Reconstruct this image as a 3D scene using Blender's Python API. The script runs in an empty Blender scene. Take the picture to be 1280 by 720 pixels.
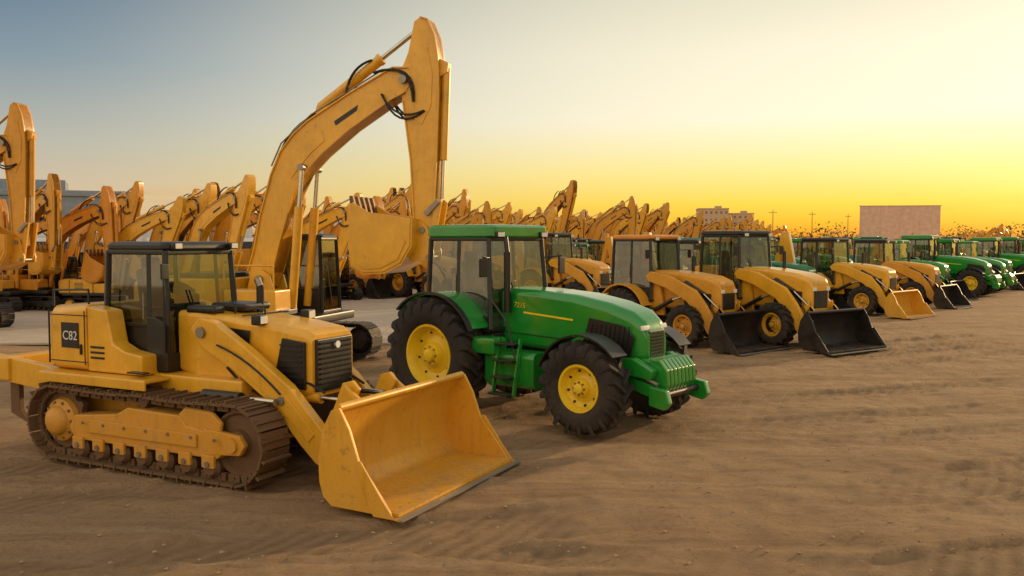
import bpy, bmesh, math, random
from mathutils import Vector, Matrix, noise
rad = math.radians
random.seed(7)
scene = bpy.context.scene
COL = scene.collection

# ------------------------------------------------------------------ materials
def newmat(name):
    m = bpy.data.materials.new(name); m.use_nodes = True
    nt = m.node_tree
    for n in list(nt.nodes): nt.nodes.remove(n)
    out = nt.nodes.new('ShaderNodeOutputMaterial')
    return m, nt, out

def mixc(nt, fac, a, b):
    n = nt.nodes.new('ShaderNodeMix'); n.data_type = 'RGBA'
    if isinstance(fac, (int, float)): n.inputs[0].default_value = fac
    else: nt.links.new(fac, n.inputs[0])
    for i, v in ((6, a), (7, b)):
        if isinstance(v, tuple): n.inputs[i].default_value = (v[0], v[1], v[2], 1)
        else: nt.links.new(v, n.inputs[i])
    return n.outputs[2]

def mth(nt, op, a, b=0.0, clamp=False):
    n = nt.nodes.new('ShaderNodeMath'); n.operation = op; n.use_clamp = clamp
    for i, v in ((0, a), (1, b)):
        if isinstance(v, (int, float)): n.inputs[i].default_value = v
        else: nt.links.new(v, n.inputs[i])
    return n.outputs[0]

def nz(nt, vec, scale, detail=6, rough=.6, dist=0):
    n = nt.nodes.new('ShaderNodeTexNoise'); n.inputs['Scale'].default_value = scale
    n.inputs['Detail'].default_value = detail; n.inputs['Roughness'].default_value = rough
    n.inputs['Distortion'].default_value = dist
    nt.links.new(vec, n.inputs['Vector']); return n.outputs['Fac']

def mrange(nt, v, a, b, c, d, smooth=False):
    n = nt.nodes.new('ShaderNodeMapRange'); n.inputs[1].default_value = a; n.inputs[2].default_value = b
    if smooth: n.interpolation_type = 'SMOOTHSTEP'
    n.inputs[3].default_value = c; n.inputs[4].default_value = d
    nt.links.new(v, n.inputs[0]); return n.outputs[0]

def paint(name, col, rough=.38, dust=.5, metal=0.0, bump=.05, wear=0.0, spec=.5, coat=0.0, mud=(.24, .15, .08)):
    m, nt, out = newmat(name)
    tc = nt.nodes.new('ShaderNodeTexCoord'); v = tc.outputs['Object']
    sep = nt.nodes.new('ShaderNodeSeparateXYZ'); nt.links.new(v, sep.inputs[0])
    n1 = nz(nt, v, 2.3, 8, .65); n2 = nz(nt, v, 22, 5, .7)
    hgt = mrange(nt, sep.outputs['Z'], 0, 1.5, 1.15, .14)
    pat = mrange(nt, mth(nt, 'ADD', mth(nt, 'MULTIPLY', n1, .65), mth(nt, 'MULTIPLY', n2, .35)), .40, .64, 0, 1)
    geo = nt.nodes.new('ShaderNodeNewGeometry'); sn = nt.nodes.new('ShaderNodeSeparateXYZ')
    nt.links.new(geo.outputs['Normal'], sn.inputs[0])
    up = mrange(nt, sn.outputs['Z'], .2, 1, .75, 1.2)
    f = mth(nt, 'MULTIPLY', mth(nt, 'MULTIPLY', mth(nt, 'MULTIPLY', hgt, pat), up), dust, True)
    var = mixc(nt, mrange(nt, n1, .3, .7, 0, 1), tuple(c * .80 for c in col), tuple(min(1, c * 1.1) for c in col))
    mp = nt.nodes.new('ShaderNodeMapping'); mp.inputs['Scale'].default_value = (7, 7, .8); nt.links.new(v, mp.inputs['Vector'])
    if wear:
        gs = mrange(nt, nz(nt, mp.outputs[0], 1.6, 5, .6), .52, .72, 0, wear * .7)
        var = mixc(nt, gs, var, tuple(c * .45 for c in col))
        wf = mrange(nt, nz(nt, v, 5, 10, .8), .57, .64, 0, wear)
        var = mixc(nt, wf, var, (.14, .08, .04))
    c = mixc(nt, f, var, mud)
    b = nt.nodes.new('ShaderNodeBsdfPrincipled')
    nt.links.new(c, b.inputs['Base Color']); b.inputs['Metallic'].default_value = metal
    b.inputs['Specular IOR Level'].default_value = spec
    if coat:
        b.inputs['Coat Weight'].default_value = coat; b.inputs['Coat Roughness'].default_value = .12
    r = mth(nt, 'ADD', mth(nt, 'ADD', mth(nt, 'MULTIPLY', f, .6), rough), mth(nt, 'MULTIPLY', n2, .12), True)
    nt.links.new(r, b.inputs['Roughness'])
    bp = nt.nodes.new('ShaderNodeBump'); bp.inputs['Strength'].default_value = bump; bp.inputs['Distance'].default_value = .02
    nt.links.new(n2, bp.inputs['Height']); nt.links.new(bp.outputs[0], b.inputs['Normal'])
    nt.links.new(b.outputs[0], out.inputs[0])
    return m

def glassmat(name, tint=(.42, .46, .42), refl=.10):
    m, nt, out = newmat(name)
    t = nt.nodes.new('ShaderNodeBsdfTransparent'); t.inputs[0].default_value = (*tint, 1)
    g = nt.nodes.new('ShaderNodeBsdfGlossy'); g.inputs['Roughness'].default_value = .03
    g.inputs[0].default_value = (.9, .9, .85, 1)
    lw = nt.nodes.new('ShaderNodeLayerWeight'); lw.inputs[0].default_value = .5
    fr = mth(nt, 'MULTIPLY', mth(nt, 'POWER', lw.outputs['Facing'], 3.5), .7)
    tc = nt.nodes.new('ShaderNodeTexCoord')
    f = mth(nt, 'ADD', mth(nt, 'ADD', fr, refl), mth(nt, 'MULTIPLY', nz(nt, tc.outputs['Object'], 3), .08), True)
    mx = nt.nodes.new('ShaderNodeMixShader'); nt.links.new(f, mx.inputs[0])
    nt.links.new(t.outputs[0], mx.inputs[1]); nt.links.new(g.outputs[0], mx.inputs[2])
    nt.links.new(mx.outputs[0], out.inputs[0]); return m

YEL = paint('yellow_paint', (.78, .395, .018), .26, .42, wear=.32, coat=.35)
YEL2 = paint('aged_yellow_paint', (.68, .31, .015), .40, .65, wear=.45, coat=.1)
YBK = paint('bucket_yellow', (.76, .38, .02), .32, .5, wear=.5, metal=.1, coat=.15)
ORG = paint('amber_paint', (.66, .26, .012), .38, .4, wear=.4, coat=.15)
GRN = paint('green_paint', (.006, .24, .022), .16, .20, coat=.6)
TEAL = paint('teal_paint', (.012, .16, .08), .3, .45)
RIM = paint('rim_yellow', (.88, .60, .012), .3, .3)
BLK = paint('black_paint', (.010, .010, .010), .30, .25)
DBK = paint('black_bucket', (.014, .014, .015), .38, .25, metal=.3, wear=.15)
TIRE = paint('rubber', (.013, .012, .011), .70, .34, bump=.25)
TRK = paint('track_steel', (.17, .095, .045), .5, .8, metal=.4, bump=.3, mud=(.17, .10, .055))
TRKD = paint('dark_track_steel', (.03, .026, .022), .55, .5, metal=.3, bump=.3, mud=(.15, .09, .05))
STL = paint('bare_steel', (.30, .27, .23), .4, .4, metal=.8)
CHR = paint('chrome_rod', (.6, .57, .5), .18, .05, metal=1)
HOSE = paint('hose_rubber', (.012, .012, .012), .5, .2)
SEAT = paint('seat_fabric', (.16, .12, .07), .85, .1)
WHT = paint('white_paint', (.72, .72, .70), .4, .3)
GRY = paint('grey_paint', (.30, .31, .32), .45, .4)
BGR = paint('blue_grey_cladding', (.24, .29, .34), .6, .2)
LAMP = paint('lamp_lens', (.75, .72, .62), .15, .1)
GLS = glassmat('cab_glass', (.60, .66, .56), .07)
GLD = glassmat('cab_glass_dark', (.36, .40, .34), .08)

# ------------------------------------------------------------------ mesh builder
class Builder:
    def __init__(s, name):
        s.name = name; s.p = {}; s.texts = []
    def raw(s, part, mat, verts, faces):
        P = s.p.setdefault(part, [[], [], [], []])
        o = len(P[0]); P[0].extend([tuple(v) for v in verts])
        if mat not in P[3]: P[3].append(mat)
        mi = P[3].index(mat)
        for f in faces: P[1].append([i + o for i in f]); P[2].append(mi)
    def bm(s, part, mat, b, M=None):
        b.verts.index_update()
        vs = [(M @ v.co if M else v.co.copy()) for v in b.verts]
        s.raw(part, mat, vs, [[v.index for v in f.verts] for f in b.faces]); b.free()
    def _bev(s, b, bev, seg=2):
        if bev > 0:
            b.normal_update()
            es = [e for e in b.edges if len(e.link_faces) == 2 and e.calc_face_angle(0) > .42]
            if es: bmesh.ops.bevel(b, geom=es, offset=bev, offset_type='OFFSET', segments=seg, profile=.5, affect='EDGES', clamp_overlap=True)
    def box(s, part, mat, c, size, rot=(0, 0, 0), bev=.015):
        b = bmesh.new(); bmesh.ops.create_cube(b, size=1)
        for v in b.verts: v.co = Vector((v.co.x * size[0], v.co.y * size[1], v.co.z * size[2]))
        s._bev(b, min(bev, min(size) * .35))
        M = Matrix.Translation(c) @ Matrix.Rotation(rad(rot[2]), 4, 'Z') @ Matrix.Rotation(rad(rot[1]), 4, 'Y') @ Matrix.Rotation(rad(rot[0]), 4, 'X')
        s.bm(part, mat, b, M)
    def prism(s, part, mat, pts, y0, y1, bev=.02, xf=None, seg=2):
        if xf: pts = [xf(p) for p in pts]
        b = bmesh.new(); vs = [b.verts.new((p[0], y0, p[1])) for p in pts]
        f = b.faces.new(vs); r = bmesh.ops.extrude_face_region(b, geom=[f])
        for v in r['geom']:
            if isinstance(v, bmesh.types.BMVert): v.co.y = y1
        bmesh.ops.recalc_face_normals(b, faces=b.faces)
        s._bev(b, bev, seg); s.bm(part, mat, b)
    def strip(s, part, mat, prof, th, y0, y1, xf=None):
        if xf: prof = [xf(p) for p in prof]
        n = len(prof); off = []
        for i in range(n):
            a = Vector(prof[max(0, i - 1)]); c = Vector(prof[min(n - 1, i + 1)]); d = (c - a).normalized()
            off.append((prof[i][0] - d.y * th, prof[i][1] + d.x * th))
        vs = []; fs = []
        for y in (y0, y1):
            vs += [(p[0], y, p[1]) for p in prof] + [(p[0], y, p[1]) for p in off]
        N = 2 * n
        for i in range(n - 1):
            fs += [[i, i + 1, N + i + 1, N + i], [n + i, N + n + i, N + n + i + 1, n + i + 1],
                   [i, n + i, n + i + 1, i + 1], [N + i, N + i + 1, N + n + i + 1, N + n + i]]
        fs += [[0, N, N + n, n], [n - 1, 2 * n - 1, N + 2 * n - 1, N + n - 1]]
        b = bmesh.new(); bv = [b.verts.new(v) for v in vs]
        for f in fs: b.faces.new([bv[i] for i in f])
        bmesh.ops.recalc_face_normals(b, faces=b.faces); s.bm(part, mat, b)
    def cyl(s, part, mat, p0, p1, r, r2=None, seg=14, bev=0):
        p0 = Vector(p0); p1 = Vector(p1); d = p1 - p0
        b = bmesh.new(); bmesh.ops.create_cone(b, cap_ends=True, segments=seg, radius1=r, radius2=r if r2 is None else r2, depth=d.length)
        M = Matrix.Translation((p0 + p1) / 2) @ d.to_track_quat('Z', 'Y').to_matrix().to_4x4()
        s.bm(part, mat, b, M)
    def tube(s, part, mat, pts, r, seg=8):
        for a, c in zip(pts[:-1], pts[1:]): s.cyl(part, mat, a, c, r, seg=seg)
    def hose(s, part, mat, p0, p1, sag, r=.018, n=8):
        p0 = Vector(p0); p1 = Vector(p1); sag = Vector(sag)
        pts = [p0.lerp(p1, i / n) + sag * (4 * (i / n) * (1 - i / n)) for i in range(n + 1)]
        s.tube(part, mat, pts, r, 6)
    def beam(s, part, mat, p0, p1, w, h, bev=.01):
        p0 = Vector(p0); p1 = Vector(p1); d = p1 - p0
        b = bmesh.new(); bmesh.ops.create_cube(b, size=1)
        for v in b.verts: v.co = Vector((v.co.x * w, v.co.y * h, v.co.z * d.length))
        s._bev(b, bev)
        M = Matrix.Translation((p0 + p1) / 2) @ d.to_track_quat('Z', 'Y').to_matrix().to_4x4()
        s.bm(part, mat, b, M)
    def quad(s, part, mat, pts): s.raw(part, mat, pts, [list(range(len(pts)))])
    def rev(s, part, mat, c, prof, seg=36):
        vs = []; fs = []; n = len(prof)
        for i in range(seg):
            a = 2 * math.pi * i / seg
            for (y, r) in prof: vs.append((c[0] + r * math.cos(a), c[1] + y, c[2] + r * math.sin(a)))
        for i in range(seg):
            j = (i + 1) % seg
            for k in range(n - 1): fs.append([i * n + k, i * n + k + 1, j * n + k + 1, j * n + k])
        b = bmesh.new(); bv = [b.verts.new(v) for v in vs]
        for f in fs: b.faces.new([bv[i] for i in f])
        bmesh.ops.remove_doubles(b, verts=b.verts, dist=.0005)
        bmesh.ops.recalc_face_normals(b, faces=b.faces); s.bm(part, mat, b)
    def loft(s, part, mat, secs, cap=True):
        n = len(secs[0]); vs = [v for q in secs for v in q]; fs = []
        for i in range(len(secs) - 1):
            for k in range(n):
                l = (k + 1) % n; fs.append([i * n + k, i * n + l, (i + 1) * n + l, (i + 1) * n + k])
        if cap: fs += [list(range(n)), [(len(secs) - 1) * n + k for k in range(n)]]
        b = bmesh.new(); bv = [b.verts.new(v) for v in vs]
        for f in fs: b.faces.new([bv[i] for i in f])
        bmesh.ops.recalc_face_normals(b, faces=b.faces); s.bm(part, mat, b)
    def text(s, txt, loc, rot, size, mat): s.texts.append((txt, loc, rot, size, mat))
    def mesh(s, nm, V, F, I, mats):
        me = bpy.data.meshes.new(nm); me.from_pydata(V, [], F)
        for m in mats: me.materials.append(m)
        me.polygons.foreach_set('material_index', I)
        me.polygons.foreach_set('use_smooth', [True] * len(F)); me.update()
        me.set_sharp_from_angle(angle=rad(38))
        o = bpy.data.objects.new(nm, me); COL.objects.link(o)
        md = o.modifiers.new('wn', 'WEIGHTED_NORMAL'); md.keep_sharp = True
        dg = bpy.context.evaluated_depsgraph_get(); dg.update()
        me2 = bpy.data.meshes.new_from_object(o.evaluated_get(dg)); o.modifiers.clear(); o.data = me2; me2.name = nm
        return o
    def finish(s, loc=(0, 0, 0), rz=0, sc=1.0):
        root = bpy.data.objects.new(s.name, None); COL.objects.link(root); root.empty_display_size = .5
        for k, (V, F, I, mt) in s.p.items():
            o = s.mesh(k, V, F, I, mt); o.parent = root
        for (t, l, r, sz, m) in s.texts:
            cu = bpy.data.curves.new('marking', 'FONT'); cu.body = t; cu.size = sz; cu.extrude = .002; cu.materials.append(m)
            o = bpy.data.objects.new('marking', cu); COL.objects.link(o); o.parent = root; o.location = l
            o.rotation_euler = [rad(a) for a in r]
        root.location = loc; root.rotation_euler = (0, 0, rz); root.scale = (sc, sc, sc)
        return root
    def joined(s, loc=(0, 0, 0), rz=0, sc=1.0):
        V = []; F = []; I = []; MT = []
        for k, (v, f, i, mt) in s.p.items():
            o = len(V); V += v
            for m in mt:
                if m not in MT: MT.append(m)
            F += [[a + o for a in q] for q in f]; I += [MT.index(mt[a]) for a in i]
        ob = s.mesh(s.name, V, F, I, MT); ob.location = loc; ob.rotation_euler = (0, 0, rz); ob.scale = (sc,) * 3
        return ob

def place(proto, name, loc, a, sc=1.0):
    o = bpy.data.objects.new(name, proto.data); COL.objects.link(o)
    o.location = (loc[0], loc[1], 0); o.rotation_euler = (0, 0, rad(-a)); o.scale = (sc,) * 3
    return o

def ring(x, w, zb, zt, r, yc=0, n=4):
    pts = []
    for (cy, cz, a0) in ((w - r, zt - r, 0), (-w + r, zt - r, 90), (-w + r, zb + r, 180), (w - r, zb + r, 270)):
        for k in range(n + 1):
            a = rad(a0 + 90 * k / n); pts.append((x, yc + cy + r * math.cos(a), cz + r * math.sin(a)))
    return pts
sec = ring

def wheel(m, part, x, y, R, w, rr, tm, rm, nl, side, lug=.055):
    h = w / 2; c = (x, y, R)
    Ri = R - lug
    m.rev(part, tm, c, [(-h * .72, rr - .01), (-h * .95, rr + (Ri - rr) * .25), (-h, rr + (Ri - rr) * .6), (-h * .93, Ri - .05), (-h * .75, Ri - .01), (0, Ri),
                        (h * .75, Ri - .01), (h * .93, Ri - .05), (h, rr + (Ri - rr) * .6), (h * .95, rr + (Ri - rr) * .25), (h * .72, rr - .01)], 48)
    s = side
    m.rev(part, rm, c, [(-s * h * .7, rr - .01), (-s * h * .3, rr * .88), (s * h * .3, rr * .86), (s * h * .55, rr * .90), (s * h * .74, rr + .005), (s * h * .80, rr - .002), (s * h * .78, rr - .035),
                        (s * h * .50, rr * .84), (s * h * .30, rr * .80), (s * h * .18, rr * .62), (s * h * .30, rr * .42), (s * h * .55, rr * .36), (s * h * .62, rr * .33),
                        (s * h * .62, rr * .22), (s * h * .80, rr * .20), (s * h * .84, rr * .14), (s * h * .84, 0.0)], 40)
    for i in range(8):
        a = 2 * math.pi * i / 8
        q = Vector((x + rr * .27 * math.cos(a), y + s * h * .60, R + rr * .27 * math.sin(a)))
        m.cyl(part, STL, q, q + Vector((0, s * .03, 0)), .016, seg=6)
        a += .2
        q = Vector((x + rr * .72 * math.cos(a), y + s * h * .2, R + rr * .72 * math.sin(a)))
        m.cyl(part, BLK, q, q + Vector((0, s * .035, 0)), .02, seg=6)
    pitch = 2 * math.pi / nl
    for i in range(nl):
        for sg in (-1, 1):
            t0 = i * pitch + (pitch / 2 if sg > 0 else 0)
            path = [(t0, 0.0 - sg * h * .06, 0), (t0 + pitch * .42, sg * h * .5, 0), (t0 + pitch * .72, sg * h * .93, 0), (t0 + pitch * .78, sg * h * 1.02, -.055), (t0 + pitch * .80, sg * h * 1.03, -.13)]
            vs = []; fs = []; th = pitch * .17
            for (t, yy, dr) in path:
                for (dt, rrr) in ((-th, R - lug - .03 + dr), (th, R - lug - .03 + dr), (th * .75, R + dr), (-th * .75, R + dr)):
                    vs.append((x + rrr * math.cos(t + dt), y + yy, R + rrr * math.sin(t + dt)))
            for k in range(len(path) - 1):
                for q in range(4):
                    l = (q + 1) % 4; fs.append([k * 4 + q, k * 4 + l, k * 4 + 4 + l, k * 4 + 4 + q])
            fs += [[0, 1, 2, 3], [len(vs) - 4, len(vs) - 3, len(vs) - 2, len(vs) - 1]]
            b = bmesh.new(); bv = [b.verts.new(v) for v in vs]
            for f in fs: b.faces.new([bv[j] for j in f])
            bmesh.ops.recalc_face_normals(b, faces=b.faces); m.bm(part, tm, b)

def track(m, part, yc, w, x0, x1, r, n, mat, sag=.0, gr=.05):
    L1 = x1 - x0; tot = 2 * L1 + 2 * math.pi * r; pitch = tot / n
    for i in range(n):
        s = i * pitch
        if s < L1: x = x0 + s; z = 0.03; nx, nzv = 0, -1; tx, tz = 1, 0
        elif s < L1 + math.pi * r:
            t = (s - L1) / r - math.pi / 2; x = x1 + r * math.cos(t); z = r + .03 + r * math.sin(t); nx, nzv = math.cos(t), math.sin(t); tx, tz = -nzv, nx
        elif s < 2 * L1 + math.pi * r:
            u = s - L1 - math.pi * r; x = x1 - u; z = 2 * r + .03 - sag * 4 * (u / L1) * (1 - u / L1) * abs(math.sin(2 * math.pi * u / L1)); nx, nzv = 0, 1; tx, tz = -1, 0
        else:
            t = (s - 2 * L1 - math.pi * r) / r + math.pi / 2; x = x0 + r * math.cos(t); z = r + .03 + r * math.sin(t); nx, nzv = math.cos(t), math.sin(t); tx, tz = -nzv, nx
        def bx(cx, cz, lt, ln, ww, yy):
            vs = []
            for dy in (-ww / 2, ww / 2):
                for (u, v) in ((-lt / 2, -ln / 2), (lt / 2, -ln / 2), (lt / 2, ln / 2), (-lt / 2, ln / 2)):
                    vs.append((cx + tx * u + nx * v, yy + dy, cz + tz * u + nzv * v))
            m.raw(part, mat, vs, [[0, 1, 2, 3], [7, 6, 5, 4], [0, 4, 5, 1], [1, 5, 6, 2], [2, 6, 7, 3], [3, 7, 4, 0]])
        bx(x, z, pitch * .93, .03, w, yc)
        bx(x + nx * gr * .5 + tx * pitch * .3, z + nzv * gr * .5, .025, gr, w * .97, yc)
        bx(x + nx * gr * .3 - tx * pitch * .1, z + nzv * gr * .3, .02, gr * .6, w * .97, yc)
        bx(x - nx * .055, z - nzv * .055, pitch * .8, .09, .05, yc - .09)
        bx(x - nx * .055, z - nzv * .055, pitch * .8, .09, .05, yc + .09)
        q = Vector((x - nx * .055, yc - .13, z - nzv * .055)); m.cyl(part, mat, q, q + Vector((0, .26, 0)), .02, seg=6)
        if gr > .04:
            for dy in (-w * .38, w * .38):
                for du in (-.04, .04):
                    q = Vector((x + tx * du, yc + dy, z + tz * du)); m.cyl(part, mat, q, q + Vector((nx * .03, 0, nzv * .03)), .012, seg=6)

def rxy(hx, hy, r, n=4):
    pts = []
    for (cx, cy, a0) in ((hx - r, hy - r, 0), (-hx + r, hy - r, 90), (-hx + r, -hy + r, 180), (hx - r, -hy + r, 270)):
        for k in range(n + 1):
            a = rad(a0 + 90 * k / n); pts.append((cx + r * math.cos(a), cy + r * math.sin(a)))
    return pts

def cab(m, x0, x1, w, z0, z1, fm, rm, gm, tap=.06, zs=None, over=.06, mid=None, roofh=.13, yo=0):
    zs = zs if zs is not None else z0 + .3
    B = [(x0, yo - w), (x1, yo - w), (x1, yo + w), (x0, yo + w)]
    T = [(x0 + tap * .4, yo - w + tap), (x1 - tap * 1.4, yo - w + tap), (x1 - tap * 1.4, yo + w - tap), (x0 + tap * .4, yo + w - tap)]
    zt = z1 - roofh
    def P(i, t): return (B[i][0] + (T[i][0] - B[i][0]) * t, B[i][1] + (T[i][1] - B[i][1]) * t, z0 + (zt - z0) * t)
    for i in range(4):
        m.beam('cab_frame', fm, P(i, 0), P(i, 1), .075, .075, .015)
        j = (i + 1) % 4
        for t in (0.0, .985): m.beam('cab_frame', fm, P(i, t), P(j, t), .07, .07, .015)
        ts = (zs - z0) / (zt - z0)
        if i in (0, 2, 3):
            m.beam('cab_frame', fm, P(i, ts), P(j, ts), .05, .05, .01)
            m.quad('cab_panels', fm, [P(i, .01), P(j, .01), P(j, ts), P(i, ts)]); tl = ts
        else: tl = .02
        m.quad('cab_glass', gm, [P(i, tl), P(j, tl), P(j, .98), P(i, .98)])
    if mid:
        for s in (0, 2):
            a = Vector(P(s, 0)); b_ = Vector(P((s + 1) % 4, 0)); c = Vector(P(s, 1)); d = Vector(P((s + 1) % 4, 1))
            t = mid if s == 0 else 1 - mid
            m.beam('cab_frame', fm, a.lerp(b_, t), c.lerp(d, t), .06, .05, .01)
            h0 = a.lerp(b_, t - .06).lerp(c.lerp(d, t - .06), .35); h1 = a.lerp(b_, t - .06).lerp(c.lerp(d, t - .06), .6)
            off = Vector((0, -.04 if s == 0 else .04, 0)); m.tube('cab_frame', STL, [h0 + off, h1 + off], .012, 6)
    a = Vector(P(1, .1)).lerp(Vector(P(2, .1)), .5) + Vector((.03, 0, 0)); b_ = Vector(P(1, .62)).lerp(Vector(P(2, .62)), .3) + Vector((.03, 0, 0))
    m.tube('cab_frame', BLK, [a, b_], .012, 6)
    xx0 = x0 + tap * .4 - over; xx1 = x1 - tap * 1.4 + over * 1.6; ww = w - tap + over
    m.loft('cab_roof', rm, [[((xx0 + xx1) / 2 + q[0], yo + q[1], z) for q in rxy((xx1 - xx0) / 2 * f, ww * f, .14)] for (f, z) in ((.96, zt), (1, zt + .03), (1, z1 - .05), (.95, z1 - .01), (.8, z1))])
    xm = (x0 + x1) / 2 - .1
    m.box('seat', SEAT, (xm, yo, z0 + .35), (.5, .5, .16), bev=.05)
    m.box('seat', SEAT, (xm - .25, yo, z0 + .75), (.14, .48, .75), (0, -8, 0), bev=.05)
    m.box('seat', SEAT, (xm - .32, yo, z0 + 1.18), (.1, .28, .2), (0, -8, 0), bev=.04)
    for sy in (-.3, .3): m.box('seat', BLK, (xm + .05, yo + sy, z0 + .6), (.4, .08, .06), bev=.02)
    m.box('controls', BLK, (x1 - .3, yo, z0 + .45), (.2, .3, .7), bev=.05)
    m.tube('controls', BLK, [(xm + .3, yo - .34, z0 + .3), (xm + .34, yo - .34, z0 + .8)], .015); m.cyl('controls', BLK, (xm + .34, yo - .34, z0 + .8), (xm + .345, yo - .34, z0 + .88), .03)
    m.cyl('controls', BLK, (x1 - .42, yo, z0 + .82), (x1 - .40, yo, z0 + .85), .19, seg=20)
    m.box('cab_floor', BLK, ((x0 + x1) / 2, yo, z0 + .02), (x1 - x0 - .02, 2 * w - .02, .06), bev=0)

def loader_bucket(m, x, w, h, dep, mat, edge=None, part='bucket'):
    edge = edge or STL
    b = x - dep
    prof = [(x - .02, .035), (x - dep * .55, .035), (b + .16, .05), (b + .05, .14), (b, .3), (b - .01, h * .5), (b + .05, h * .78), (b + .17, h * .97), (b + .24, h)]
    m.strip(part, mat, prof, -.035, -w, w)
    side = [(x - .08, .03), (b + .16, .05), (b + .05, .14), (b, .3), (b - .01, h * .5), (b + .05, h * .78), (b + .17, h * .97), (b + .27, h), (b + .40, h * .80), (b + .52, h * .5), (x - .22, .22)]
    for s in (-1, 1):
        m.prism(part, mat, side, s * w, s * (w + .045), .008)
        m.prism(part, mat, [(x - .04, .02), (x - .3, .02), (x - .36, .14), (b + .50, h * .52), (b + .56, h * .52), (x - .2, .22)], s * (w + .045), s * (w + .07), .005)
    m.prism(part, edge, [(x + .05, .008), (x + .05, .02), (x - .22, .045), (x - .22, .018)], -w - .06, w + .06, 0)
    m.prism(part, STL, [(x + .062, .006), (x + .062, .022), (x + .0, .030), (x + .0, .026)], -w - .062, w + .062, 0)
    m.cyl(part, mat, (b + .235, -w, h - .01), (b + .235, w, h - .01), .045, seg=12)
    k = int(w * 2 / .17)
    for i in range(k + 1):
        yy = -w + .06 + (2 * w - .12) * i / k
        m.cyl(part, edge, (x - .13, yy, .035), (x - .13, yy, .075), .022, seg=8)
    for yy in (-w * .45, w * .45):
        for d in (-.07, .07):
            m.prism(part, mat, [(b - .0, .2), (b - .16, .3), (b - .18, .45), (b - .02, h * .62)], yy + d - .015, yy + d + .015, .004)
        m.prism(part, mat, [(b + .0, h * .6), (b - .14, h * .75), (b - .12, h * .88), (b + .10, h * .9)], yy - .06, yy + .06, .01)

# ------------------------------------------------------------------ crawler loader (hero)
m = Builder('crawler_loader')
for s in (-1, 1):
    yc = s * .97; sf = 'right' if s < 0 else 'left'; pn = 'track_' + sf
    track(m, pn, yc, .48, -1.58, 1.55, .47, 42, TRK, sag=.03, gr=.055)
    fp = 'track_frame_' + sf
    m.prism(fp, YEL2, [(-1.2, .3), (1.3, .3), (1.45, .42), (1.35, .60), (.8, .66), (.7, .78), (-.2, .80), (-.4, .70), (-1.2, .62), (-1.3, .45)], yc - s * -.19, yc - s * .12, .025)
    m.prism(fp, YEL2, [(-.9, .42), (1.0, .42), (1.0, .58), (-.9, .60)], yc + s * .19, yc + s * .225, .012)
    for i in range(7):
        xx = -1.1 + i * .38
        m.rev(fp, TRK, (xx, yc, .19), [(-.2, 0.001), (-.2, .09), (-.14, .13), (-.08, .11), (.08, .11), (.14, .13), (.2, .09), (.2, 0.001)], 18)
        m.box(fp, YEL2, (xx, yc + s * .2, .27), (.2, .05, .16), bev=.015)
        m.cyl(fp, STL, (xx, yc + s * .2, .24), (xx, yc + s * .245, .24), .035, seg=8)
        m.cyl(fp, STL, (xx + .12, yc + s * .225, .54), (xx + .12, yc + s * .24, .54), .02, seg=6)
    pts = []
    for i in range(24 * 2):
        a = 2 * math.pi * i / 48; r = .44 if i % 4 < 2 else .37
        pts.append((-1.58 + r * math.cos(a), .50 + r * math.sin(a)))
    m.prism('sprocket_' + sf, TRK, pts, yc - .04, yc + .04, 0)
    m.rev('sprocket_' + sf, YEL2, (-1.58, yc, .5), [(s * .04, .30), (s * .10, .28), (s * .14, .2), (s * .2, .18), (s * .24, .12), (s * .24, .001)], 24)
    for i in range(10):
        a = i * .628; q = Vector((-1.58 + .24 * math.cos(a), yc + s * .09, .5 + .24 * math.sin(a))); m.cyl('sprocket_' + sf, STL, q, q + Vector((0, s * .05, 0)), .02, seg=6)
    m.rev('idler_' + sf, TRK, (1.55, yc, .5), [(-.12, .001), (-.12, .15), (-.06, .17), (-.05, .33), (-.09, .36), (-.09, .39), (.09, .39), (.09, .36), (.05, .33), (.06, .17), (.12, .15), (.12, .001)], 30)
    m.prism(fp, YEL2, [(1.1, .34), (1.66, .38), (1.74, .5), (1.66, .62), (1.1, .66)], yc + s * .12, yc + s * .2, .02)
    m.cyl(fp, YEL2, (1.55, yc + s * .2, .5), (1.55, yc + s * .235, .5), .09, seg=18)
    m.prism(fp, YEL2, [(.55, .5), (1.3, .5), (1.36, .74), (1.2, .86), (.75, .88), (.6, .74)], yc - .1, yc + s * .17, .04)
    m.rev(fp, TRK, (0.0, yc, .88), [(-.12, .001), (-.12, .08), (.12, .08), (.12, .001)], 16)
    m.box('fender', YEL, (-.9, s * .93, 1.13), (2.0, .42, .05), bev=.015)
    m.box('fender', YEL, (-.9, s * .93 + s * .2, 1.08), (2.0, .03, .12), bev=.01)
m.box('main_frame', YEL2, (-.1, 0, .72), (3.9, 1.3, .5), bev=.04)
m.box('main_frame', YEL, (-.3, 0, 1.05), (3.2, 1.46, .26), bev=.04)
m.box('main_frame', BLK, (1.0, 0, .72), (1.9, 1.34, .3), bev=.03)
m.loft('rear_body', YEL, [sec(-2.06, .74, 1.28, 1.86, .10), sec(-2.02, .86, 1.17, 1.95, .14), sec(-1.85, .95, 1.16, 2.02, .12), sec(-1.22, .95, 1.16, 2.05, .10), sec(-1.2, .94, 1.17, 2.04, .09)])
for a_, b_ in ((-.93, -.66), (.66, .93)):
    m.prism('rear_body', YEL, [(-1.2, 1.16), (-.18, 1.16), (-.18, 1.42), (-.5, 1.46), (-.72, 1.55), (-.82, 1.98), (-1.2, 2.03)], a_, b_, .03)
for i in range(9): m.box('rear_grille', BLK, (-2.07, 0, 1.30 + i * .065), (.03, 1.1, .03), bev=.006)
m.box('rear_body', BLK, (-1.5, -.955, 1.63), (.34, .012, .34), bev=.003)
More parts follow.
